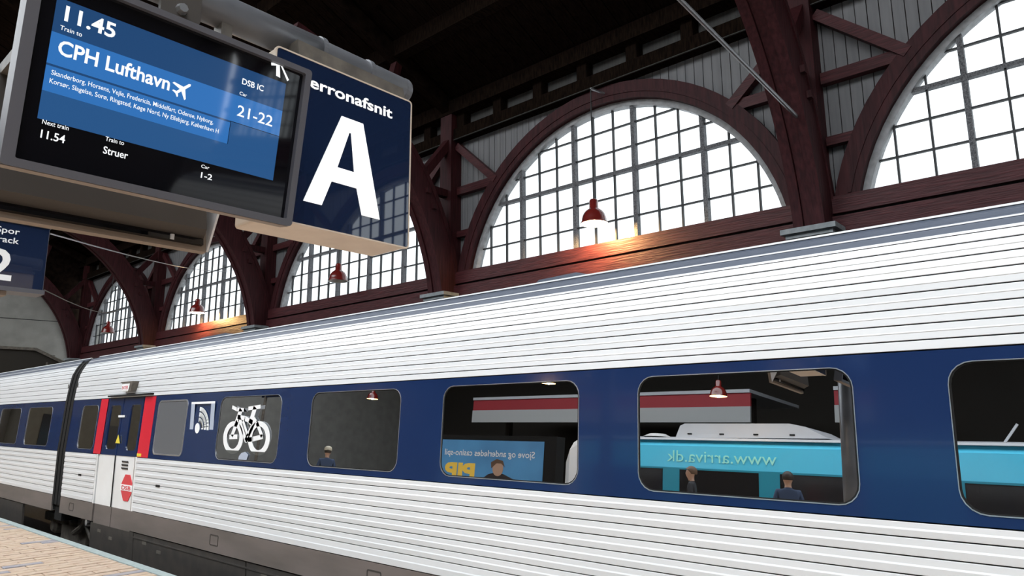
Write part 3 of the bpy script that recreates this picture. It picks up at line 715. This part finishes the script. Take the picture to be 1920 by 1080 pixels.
for (u0, u1, v0, v1, m) in ((-.745, -.078, .070, .163, 'scr_dark'), (-.745, -.078, .163, .248, 'scr_bright'), (-.745, -.245, .254, .322, 'scr_bright'), (-.243, -.078, .250, .322, 'scr_mid'), (-.745, -.245, .2482, .2538, 'scr_dark'), (-.745, -.078, .3222, .398, 'scr_mid')):
    spl(rect(u0, u1, v0, v1), [], .0006, .0002, 'screen_field', m, dp)
def st_(body, u0, u1, base, cap, bold=.012, m='scr_text'):
    return build('lettering', text_mb(body, pt(u0, base, .0012), Y, UPV, NR, u1 - u0, cap, bold, 0), m, dp)
st_('11.45', -.722, -.598, .124, .042, .022); st_('Train to', -.728, -.676, .1515, .0125, .008)
st_('CPH Lufthavn', -.725, -.437, .217, .041, .022)
st_('Skanderborg, Horsens, Vejle, Fredericia, Middelfart, Odense, Nyborg,', -.731, -.297, .2755, .0135, .006)
st_('Kors\u00f8r, Slagelse, Sor\u00f8, Ringsted, K\u00f8ge Nord, Ny Ellebjerg, K\u00f8benhavn H', -.732, -.277, .2985, .0135, .006)
st_('DSB IC', -.226, -.153, .122, .0195, .016); st_('Car', -.229, -.204, .158, .011, .01); st_('21-22', -.228, -.107, .225, .036, .008)
st_('Next train', -.733, -.672, .409, .0125, .008); st_('11.54', -.732, -.676, .4455, .022, .014)
st_('Train to', -.582, -.534, .410, .0125, .008); st_('Struer', -.583, -.519, .446, .021, .014)
st_('Car', -.314, -.289, .416, .0105, .01); st_('1-2', -.311, -.276, .4465, .018, .014)
# airplane pictogram
pm = MB(); 
def spoly(pts, name, m='scr_text'):
    mb = MB(); n = len(pts); mb.add([pt(u, v, .0013) for u, v in pts], [tuple(range(n))]); return build(name, mb, m, dp)
ac = (-.400, .200); ca, sa = math.cos(math.radians(-45)), math.sin(math.radians(-45))
def ap(l): return [(ac[0] + x * ca - y * sa, ac[1] + x * sa + y * ca) for x, y in l]
spoly(ap([(.030, 0), (.026, -.0038), (.006, -.0042), (-.010, -.028), (-.016, -.028), (-.008, -.004), (-.020, -.0035), (-.0255, -.011), (-.030, -.011), (-.027, 0), (-.030, .011), (-.0255, .011), (-.020, .0035), (-.008, .004), (-.016, .028), (-.010, .028), (.006, .0042), (.026, .0038)]), 'airplane_symbol')
for pl in ([(-.140, .020), (-.108, .010), (-.100, .014), (-.105, .018), (-.138, .029)], [(-.122, .016), (-.110, .014), (-.102, .058), (-.117, .056)], [(-.107, .016), (-.099, .018), (-.070, .054), (-.076, .060)]):
    spoly(pl, 'reflection_mark')  # bright reflection on the screen, drawn as flat glowing marks
# rear display of the back-to-back pair
rd = thing('departure_display', (-2.68, .8, 2.3), 'back of a second display, brown housing with vent slots below the blue screen', 'display screen')
RT = Vector((-2.755, 1.212, 2.83)); RV = Vector((.081, 0, -.530)).normalized(); RN = Vector((.988, 0, .151)).normalized()
def rp(u, v, w=0.0): return RT + Y * u + RV * v + RN * w
def rpl(u0, u1, v0, v1, w0, w1, name, m, par):
    vs = [rp(u, v, w) for w in (w0, w1) for u, v in ((u0, v0), (u1, v0), (u1, v1), (u0, v1))]
    return build(name, MB().add(vs, [(0, 1, 2, 3), (7, 6, 5, 4), (0, 4, 5, 1), (1, 5, 6, 2), (2, 6, 7, 3), (3, 7, 4, 0)]), m, par)
rpl(UW, 0, 0, VH, -.05, -.02, 'frame', 'monitor_under', rd)
rpl(UW + .02, -.02, 0.02, VH - .02, -.02, .0, 'rear_gap', 'monitor_black', rd)
hs = build('housing', MB().add([rp(UW + .02, .05, .0), rp(-.02, .05, .0), rp(-.02, VH - .045, .0), rp(UW + .02, VH - .045, .0), rp(UW + .06, .08, .09), rp(-.06, .08, .09), rp(-.035, VH - .06, .06), rp(UW + .035, VH - .06, .06)],
           [(0, 1, 2, 3), (4, 5, 6, 7), (0, 1, 5, 4), (1, 2, 6, 5), (2, 3, 7, 6), (3, 0, 4, 7)]), 'housing_brown', rd)
build('side_plate', MB().add([rp(0, VH - .18, -.02), rp(0, VH, -.02), rp(0, VH - .19, .12), rp(.008, VH - .18, -.02), rp(.008, VH, -.02), rp(.008, VH - .19, .12)], [(0, 1, 2), (5, 4, 3), (0, 3, 4, 1), (1, 4, 5, 2), (2, 5, 3, 0)]), 'bracket_pale', rd)
for i in range(7):
    for u0 in (-.72, -.2):
        u = u0 + i * .016
        build('vent_slot', MB().add([rp(u, VH - .185, .081), rp(u + .009, VH - .185, .081), rp(u + .009, VH - .168, .0785), rp(u, VH - .168, .0785)], [(0, 1, 2, 3)]), 'groove_dark', hs)
build('knob', MB().lathe([(0, 0), (.008, .0), (.008, .02)], tuple(rp(-.14, VH - .02, .0)), 8), 'bracket_pale', rd)
for y in (.5, 1.05):
    build('hanger', MB().box(-2.74, -2.02, y - .02, y + .02, 2.76, 2.8), 'iron', rd)
    build('hanger', MB().box(-2.36, -2.3, y - .02, y + .02, 2.78, 3.06), 'iron', rd)

# track number sign
tx = -5.0
ts = thing('track_sign', (tx, .9, 2.41), 'navy hanging sign reading Spor Track 2, cut by the left edge', 'sign')
build('box', MB().box(tx - .14, tx - .004, .46, 1.262, 2.43, 2.83), 'monitor_frame', ts)
build('face', MB().box(tx - .004, tx, .465, 1.258, 2.437, 2.824), 'sign_navy', ts)
build('top_rail', MB().box(tx - .15, tx + .012, .45, 1.268, 2.826, 2.85), 'monitor_frame', ts)
build('bottom_rail', MB().box(tx - .15, tx + .012, .45, 1.268, 2.41, 2.436), 'monitor_frame', ts)
build('lettering', text_mb('Spor', (tx + .001, .985, 2.758), Y, Z, X, .12, .038, .012), 'decal_white', ts)
build('lettering', text_mb('Track', (tx + .001, .962, 2.70), Y, Z, X, .145, .038, .012), 'decal_white', ts)
build('lettering', text_mb('2', (tx + .001, .955, 2.475), Y, Z, X, .135, .19, .02), 'decal_white', ts)
build('hanger', MB().tube([(tx - .07, 1.0, 2.85), (tx - .07, 1.0, 3.1)], .02, 8), 'bracket_pale', ts)
build('light_fitting', MB().box(tx - .12, tx - .02, .9, 1.08, 2.385, 2.41), 'monitor_under', ts)
pp2 = thing('sign_pole', (tx - .07, .1, 0), 'pipe arm holding the Spor Track 2 sign', 'sign pole')
build('pipe', MB().tube([(tx - .07, .4, 3.12), (tx - .07, 1.35, 3.12)], .05, 16), 'pipe_grey', pp2, smooth=True)
build('post', MB().tube([(tx - .07, .5, 0), (tx - .07, .5, 3.2)], .08, 16), 'pipe_grey', pp2, smooth=True)

# wires and tie rod ------------------------------------------------------------------
def wire(name, p, q, r, m, label, cat, sag=0.0, group=None):
    p, q = Vector(p), Vector(q); n = 14
    pts = [p + (q - p) * (i / n) - Z * sag * 4 * (i / n) * (1 - i / n) for i in range(n + 1)]
    return tag(build(name, MB().tube(pts, r, 8), m, base=tuple(p)), label, cat, group)
tag(build('tie_rod', MB().tube([(-3.02, 9.12, 5.54), (-3.02, 3.0, 5.98)], .026, 10), 'steel_wire', COLS[3]), 'grey steel tie rod')
wire('suspension_wire', (-5.05, 1.275, 2.81), (-18.05, 9.0, 5.64), .005, 'aluminium', 'thin bright wire slanting from the Spor sign to a curved rib', 'wire', .12, 'wires across the hall')
wire('suspension_wire', (-5.05, 1.275, 2.45), (-25.5, 8.9, 5.6), .004, 'cable_black', 'thin dark wire under the Spor sign crossing the smallest arched window', 'wire', .25, 'wires across the hall')
wire('suspension_wire', (-33.4, 2.0, 5.55), (-33.4, 9.4, 5.68), .015, 'cable_black', 'black cable stretched across the pale end wall', 'wire', .0, 'wires across the hall')

# ================================================================== PENDANT LAMPS
def lamp_parts(t, c, ztop, lit, arm=None, power=0):
    x, y, z = c
    outer = [(.035, .43), (.06, .425), (.075, .40), (.078, .27), (.105, .25), (.15, .215), (.185, .165), (.208, .10), (.222, .03), (.232, .012), (.232, .0)]
    build('shade', MB().lathe(outer, (x, y, z), 32), 'lamp_red', t, smooth=True, fix=False)
    build('shade_lining', MB().lathe([(r - .006, h) for r, h in outer[3:]], (x, y, z), 32), 'lamp_inner', t, smooth=True, fix=False)
    build('rim', MB().lathe([(.226, 0), (.235, 0), (.237, .012), (.228, .014)], (x, y, z), 32), 'lamp_red', t, smooth=True)
    build('socket', MB().lathe([(0, .22), (.05, .22), (.05, .40), (0, .40)], (x, y, z), 16), 'lamp_red', t)
    build('bulb', MB().lathe([(0, .05), (.03, .06), (.05, .09), (.055, .12), (.035, .17), (.025, .22)], (x, y, z), 18), 'bulb_lit' if lit else 'bulb_off', t, smooth=True)
    build('cable', MB().tube([(x, y, z + .42), (x, y, ztop)], .011, 8), 'cable_black', t)
    if arm: build('arm', MB().beam((x, y, ztop), arm, .03, .03), 'steel_wire', t)
    if lit:
        l = bpy.data.lights.new('lamp_glow', 'POINT'); l.color = (1.0, .62, .25); l.energy = power; l.shadow_soft_size = .05
        lo = bpy.data.objects.new('lamp_glow', l); COL.objects.link(lo); lo.parent = t; lo.location = Vector((x, y, z + .02)) - LOC[t.name]
labs = ['lit red pendant lamp hanging before the largest arched window', 'unlit red pendant lamp before the window below the A sign', 'lit red pendant lamp before the second smallest arched window', 'unlit red pendant lamp before the smallest far arched window']
for k in range(4):
    lx = -6.62 - 7.40 * k; lz = 4.857
    t = thing('pendant_lamp', (lx, 9.5, lz), labs[k], 'lamp', 'red pendant lamps before the windows')
    lamp_parts(t, (lx, 9.5, lz), 7.30, k in (0, 2), (lx + .05, 9.85, 7.32), 300)
labs = ['pendant lamp mirrored in the train window above the light blue train', 'pendant lamp mirrored in the train window above the advert', 'pendant lamp mirrored in the plain window right of the bike window']
for k, (lx, lz) in enumerate(((-8.5, 3.75), (-14.3, 4.3), (-23.4, 4.0))):
    t = thing('pendant_lamp', (lx, -9.6, lz), labs[k], 'lamp', 'pendant lamps of the far platform')
    lamp_parts(t, (lx, -9.6, lz), 10.85, True, None, 25)

# ================================================================== SEEN IN THE TRAIN WINDOWS: the other side of the hall
AY = -11.0
ar = thing('blue_train_car', (-6, AY - 1.4, -.6), 'light blue train reading www.arriva.dk, mirrored in the carriage windows', 'train car')
prof = [(AY, -.35), (AY, 1.95), (AY - .04, 2.55), (AY - .22, 2.76), (AY - 1.4, 2.86), (AY - 2.6, 2.76), (AY - 2.8, 2.5), (AY - 2.85, -.35)]
build('body', MB().prism(prof, (-14.0, 0, 0), Y, Z, X, 24), 'arriva_blue', ar)
build('roof', MB().prism([(AY - .03, 2.72), (AY - .05, 2.78), (AY - 1.4, 2.92), (AY - 2.75, 2.78), (AY - 2.7, 2.7)], (-14.0, 0, 0), Y, Z, X, 24), 'roof_silver', ar)
ns = MB(); sec = []
for x, y0, y1, zt in ((-14.0, AY, AY - 2.85, 2.8), (-14.5, AY - .15, AY - 2.7, 2.6), (-14.9, AY - .5, AY - 2.35, 2.2), (-15.05, AY - .8, AY - 2.05, 1.5)):
    sec.append([(x, y0, -.35), (x, y0, zt - .25), (x, y0 - .2, zt), (x, y1 + .2, zt), (x, y1, zt - .25), (x, y1, -.35)])
vsn = [v for sct in sec for v in sct]; fsn = [(k * 6 + i, k * 6 + (i + 1) % 6, (k + 1) * 6 + (i + 1) % 6, (k + 1) * 6 + i) for k in range(3) for i in range(6)] + [tuple(range(18, 24)), (5, 4, 3, 2, 1, 0)]
build('nose', ns.add(vsn, fsn), 'nose_white', ar)
build('lower_band', MB().box(-14.0, 10, AY - .01, AY + .012, .3, 1.93), 'arriva_teal', ar)
for a, b in ((-13.4, -10.95), (-10.36, -8.06), (-7.45, -5.8), (-3.3, -1.1), (-.3, 1.9), (2.7, 4.9)):
    w = build('window', MB().box(a, b, AY + .012, AY + .018, .95, 1.86), 'window_dark', ar)
    build('window_rim', MB().add(*(lambda q: ([(v.x, AY + .014 + v.z, v.y) for v in q[0]], q[1]))(holed(rect(a - .02, b + .02, .93, 1.88), [rect(a, b, .95, 1.86)], .008))), 'rubber', w)
build('door_seam', MB().box(-4.6, -4.55, AY, AY + .02, -.2, 1.9), 'rubber', ar); build('door_seam', MB().box(-5.4, -5.35, AY, AY + .02, -.2, 1.9), 'rubber', ar)
build('lettering', text_mb('www.arriva.dk', (-7.55, AY + .004, 2.10), -X, Z, Y, 3.25, .34, .0), 'arriva_text', ar)
ac_ = MB(); prf = [(AY - .35, 2.84), (AY - .4, 3.12), (AY - .6, 3.22), (AY - 2.2, 3.22), (AY - 2.45, 2.84)]
build('roof_unit', ac_.prism([(-10.7, 2.80), (-10.55, 3.15), (-10.4, 3.22), (-7.3, 3.22), (-6.9, 3.14), (-6.3, 2.84)], (0, AY - 2.3, 0), X, Z, Y, 2.0), 'roof_silver', ar)
for i in range(4): build('latch', MB().box(-10.3 + i, -10.16 + i, AY - .3, AY - .285, 2.9, 2.94), 'rubber', ar)
build('roof_dome', MB().lathe([(0, .12), (.25, .1), (.45, 0)], (-11.6, AY - .8, 2.85), 16), 'nose_white', ar)
build('antenna', MB().beam((-2.6, AY - .6, 2.8), (-2.3, AY - .6, 3.25), .05, .05), 'roof_silver', ar)

ad = thing('advertising_screen', (-11.7, -4.6, 0), 'advert screen reading Sjove og anderledes casino-spil, mirrored in a train window', 'advertising screen')
build('casing', MB().box(-13.75, -9.85, -4.85, -4.56, .35, 2.22), 'rubber', ad)
build('picture', MB().box(-13.6, -10.2, -4.56, -4.552, .45, 2.10), 'ad_blue', ad)
build('post', MB().box(-13.2, -13.0, -4.8, -4.62, -.002, .35), 'iron', ad); build('post', MB().box(-10.5, -10.3, -4.8, -4.62, -.002, .35), 'iron', ad)
build('lettering', text_mb('Sjove og anderledes casino-spil', (-10.45, -4.551, 1.73), -X, Z, Y, 2.95, .15, .01), 'decal_white', ad)
build('lettering', text_mb('PIP', (-12.3, -4.551, 1.17), -X, Z, Y, 1.05, .38, .05), 'ad_gold', ad)
build('printed_coat', MB().prism([(-12.2, 1.1), (-12.15, 1.55), (-11.85, 1.72), (-11.6, 1.78), (-11.35, 1.74), (-10.75, 1.55), (-10.62, 1.1)], (0, -4.552, -.4), X, Z, Y, .002), 'ad_dark', ad)
build('printed_face', MB().lathe([(0, 0), (.17, 0), (.17, .003), (0, .003)], (-11.55, -4.551, 1.46), 20, 'y'), 'ad_skin', ad)
build('printed_hair', MB().prism([(-11.76, 1.86), (-11.78, 2.0), (-11.6, 2.08), (-11.4, 2.04), (-11.33, 1.9), (-11.45, 1.98), (-11.6, 1.98)], (0, -4.548, -.4), X, Z, Y, .002), 'hair_brown', ad)

ns_ = thing('station_name_sign', (-22.9, -5.0, 3.3), 'dark sign with the station name, mirrored in the bike window', 'sign')
build('board', MB().box(-23.75, -21.9, -5.06, -5.0, 3.45, 3.95), 'sign_navy', ns_)
build('lettering', text_mb('Aarhus H', (-22.1, -4.998, 3.6), -X, Z, Y, 1.45, .22, .0), 'decal_white', ns_)
for x in (-23.5, -22.1): build('post', MB().tube([(x, -5.03, 0), (x, -5.03, 3.5)], .05, 10), 'iron', ns_)

cn = thing('platform_canopy', (-14, -16, 0), 'far platform canopy with red and white fascia, mirrored in the windows', 'canopy')
for a, b in ((-24.0, -10.4), (-7.6, -6.4), (-2.0, 6.0)):
    build('fascia_red', MB().box(a, b, -16.05, -15.95, 4.3, 4.78), 'fascia_red', cn)
    build('fascia_white', MB().box(a, b, -16.02, -15.92, 3.75, 4.3), 'fascia_white', cn)
    build('canopy_roof', MB().box(a, b, -20.5, -15.9, 4.78, 4.9), 'roof_silver', cn)
for x in (-23, -17, -11, -7, -1.5, 5): build('post', MB().box(x - .12, x + .12, -17.6, -17.36, -1, 4.78), 'canopy_dark', cn)

# ================================================================== PEOPLE
def person(name, loc, rz, h, label, coat, hair, sit=False, cap=False):
    V, E_, Rr = [], [], []
    def v(p, r, par=None):
        V.append(p); Rr.append(r if isinstance(r, tuple) else (r, r))
        if par is not None: E_.append((par, len(V) - 1))
        return len(V) - 1
    pel = v((0, 0, .95), (.16, .11)); sp = v((0, 0, 1.13), (.145, .1), pel); ch = v((0, .01, 1.32), (.17, .115), sp); nb = v((0, -.005, 1.45), (.075, .065), ch)
    nk = v((0, .005, 1.51), (.052, .055), nb); h1 = v((0, .02, 1.565), (.062, .075), nk); h2 = v((0, .02, 1.635), (.074, .092), h1); h3 = v((0, .012, 1.70), (.066, .08), h2)
    v((0, .108, 1.612), (.012, .014), h2)
    for s in (-1, 1):
        v((s * .082, .0, 1.625), (.012, .018), h2)
        sh = v((s * .17, 0, 1.405), (.062, .065), ch)
        if sit: el = v((s * .24, .06, 1.14), .046, sh); wr = v((s * .16, .27, 1.04), .031, el); pm_ = v((s * .14, .34, 1.02), (.036, .022), wr); fd = Vector((-.1 * s, 1, -.3)).normalized()
        else: el = v((s * .235, -.015, 1.14), .047, sh); wr = v((s * .245, .045, .91), .031, el); pm_ = v((s * .243, .06, .84), (.022, .036), wr); fd = Vector((0, .18, -1)).normalized()
        for i, L in enumerate((.075, .085, .08, .06)):
            off = (i - 1.5) * .018; b0 = Vector(V[pm_]) + (Vector((off, 0, 0)) if sit else Vector((0, off, 0))) + fd * .035
            f1 = v(tuple(b0), .0095, pm_); f2 = v(tuple(b0 + fd * L * .5 + Vector((-.004 * s, 0, 0))), .0088, f1); v(tuple(b0 + fd * L + Vector((-.012 * s, .006, 0))), .0075, f2)
        tb = Vector(V[pm_]) + Vector((-.022 * s, .02, .012)); t1 = v(tuple(tb), .012, pm_); v(tuple(tb + Vector((-.012 * s, .022, -.035))), .0095, t1)
        hp = v((s * .09, 0, .88), (.095, .1), pel)
        if sit: kn = v((s * .11, .44, .88), .065, hp); an = v((s * .11, .46, .48), .042, kn); v((s * .12, .60, .43), (.04, .032), an)
        else: kn = v((s * .1, .012, .49), .062, hp); an = v((s * .1, -.02, .09), .043, kn); v((s * .115, .14, .04), (.042, .034), an)
    me = bpy.data.meshes.new('tmp'); me.from_pydata(V, E_, [])
    o = bpy.data.objects.new('tmp', me); COL.objects.link(o)
    o.modifiers.new('skin', 'SKIN'); sub = o.modifiers.new('sub', 'SUBSURF'); sub.levels = 2; sub.render_levels = 2
    for i, d in enumerate(me.skin_vertices[0].data): d.radius = Rr[i]; d.use_root = (i == 0)
    dg = bpy.context.evaluated_depsgraph_get(); dg.update()
    bm_ = bpy.data.meshes.new_from_object(o.evaluated_get(dg)); bpy.data.objects.remove(o)
    bm_.materials.clear()
    for m in ('skin', coat, 'trousers', 'coat_black'): bm_.materials.append(MATS[m])
    for f in bm_.polygons:
        f.use_smooth = True; c = f.center
        hand = (c.y > .255 and c.z > .97) if sit else (abs(c.x) > .2 and c.z < .905)
        foot = c.z < (.47 if sit else .08)
        f.material_index = 0 if (c.z > 1.485 or hand) else 3 if foot else 1 if c.z > (.97 if sit else .86) else 2
    b = bpy.data.objects.new(name, bm_); COL.objects.link(b)
    k = h / 1.76; b.scale = (k, k, k); b.location = loc; b.rotation_euler = (0, 0, rz); LOC[b.name] = Vector((0, 0, 0))
    tag(b, label, 'person', 'people mirrored in or seen through the train windows')
    hm = MB(); n = 20; vs, fs = [], []
    for i in range(9):
        a = math.radians(90 - i * 15)
        for j in range(n):
            q = 2 * math.pi * j / n; lift = max(0, math.sin(q)) * max(0, i - 4.2) * .03
            vs.append((.092 * math.cos(a) * math.cos(q), .004 + .108 * math.cos(a) * math.sin(q) - max(0, i - 6) * .004, 1.655 + .10 * math.sin(a) + lift))
    for i in range(8):
        for j in range(n): fs.append((i * n + j, i * n + (j + 1) % n, (i + 1) * n + (j + 1) % n, (i + 1) * n + j))
    build('hair', hm.add(vs, fs), hair, b, smooth=True)
    for s in (-1, 1): build('eye', MB().lathe([(0, .012), (.008, .008), (.011, 0), (.008, -.008), (0, -.012)], (s * .031, .098, 1.645), 10), 'decal_black', b)
    if cap:
        build('cap', MB().lathe([(.101, 0), (.103, .03), (.09, .08), (.05, .108), (0, .115)], (0, .005, 1.675), 20), 'cap_cream', b, smooth=True)
        build('cap_peak', MB().prism([(-.07, .08), (.07, .08), (.05, .19), (-.05, .19)], (0, 0, 1.675), X, Y, Z, .008), 'cap_cream', b)
    return b
person('person', (-6.3, -4.0, 0), math.radians(70), 1.70, 'person with pulled back brown hair in black coat, mirrored in the widest window', 'coat_black', 'hair_brown')
person('person', (-4.5, -3.8, 0), math.radians(150), 1.68, 'person with dark hair seen from behind, mirrored at the right window corner', 'coat_blue', 'hair_dark')
person('person', (-16.2, -3.0, 0), math.radians(120), 1.72, 'person in a cream cap mirrored low in the plain train window', 'coat_blue', 'hair_dark', cap=True)
ps = person('person', (-12.5, 4.75, .08), math.radians(180), 1.62, 'seated passenger in black behind the narrow window beside the door', 'coat_black', 'hair_dark', sit=True)
build('seat', MB().prism([(4.48, .45), (4.48, .86), (5.0, .82), (5.08, 1.5), (5.18, 1.5), (5.12, .45)], (-12.8, 0, 0), Y, Z, X, .6), 'seat_fabric', car)

# made-up dark building at the platform end, added to darken reflections in the far windows
kb = thing('reflection_block', (-32.2, -2.8, 0), 'dark brown block added to darken the reflections in the far carriage windows', 'reflection block')
build('walls', MB().box(-33.1, -31.3, -5.8, .25, 0, 4.3), 'reflection_block_brown', kb)
build('roof', MB().prism([(-6.0, 4.3), (.45, 4.3), (.3, 4.6), (-2.8, 5.1), (-5.9, 4.6)], (-33.3, 0, 0), Y, Z, X, 2.2), 'canopy_dark', kb)
dk = build('door', MB().box(-31.3, -31.26, -3.3, -2.3, 0, 2.2), 'canopy_dark', kb); build('handle', MB().box(-31.26, -31.22, -2.5, -2.44, 1.0, 1.15), 'aluminium', dk)
for y in (-5.3, -1.7):
    w = build('window', MB().box(-31.3, -31.27, y, y + 1.3, 1.1, 2.4), 'window_dark', kb); build('window_bar', MB().box(-31.27, -31.25, y + .63, y + .67, 1.1, 2.4), 'reflection_block_brown', w)
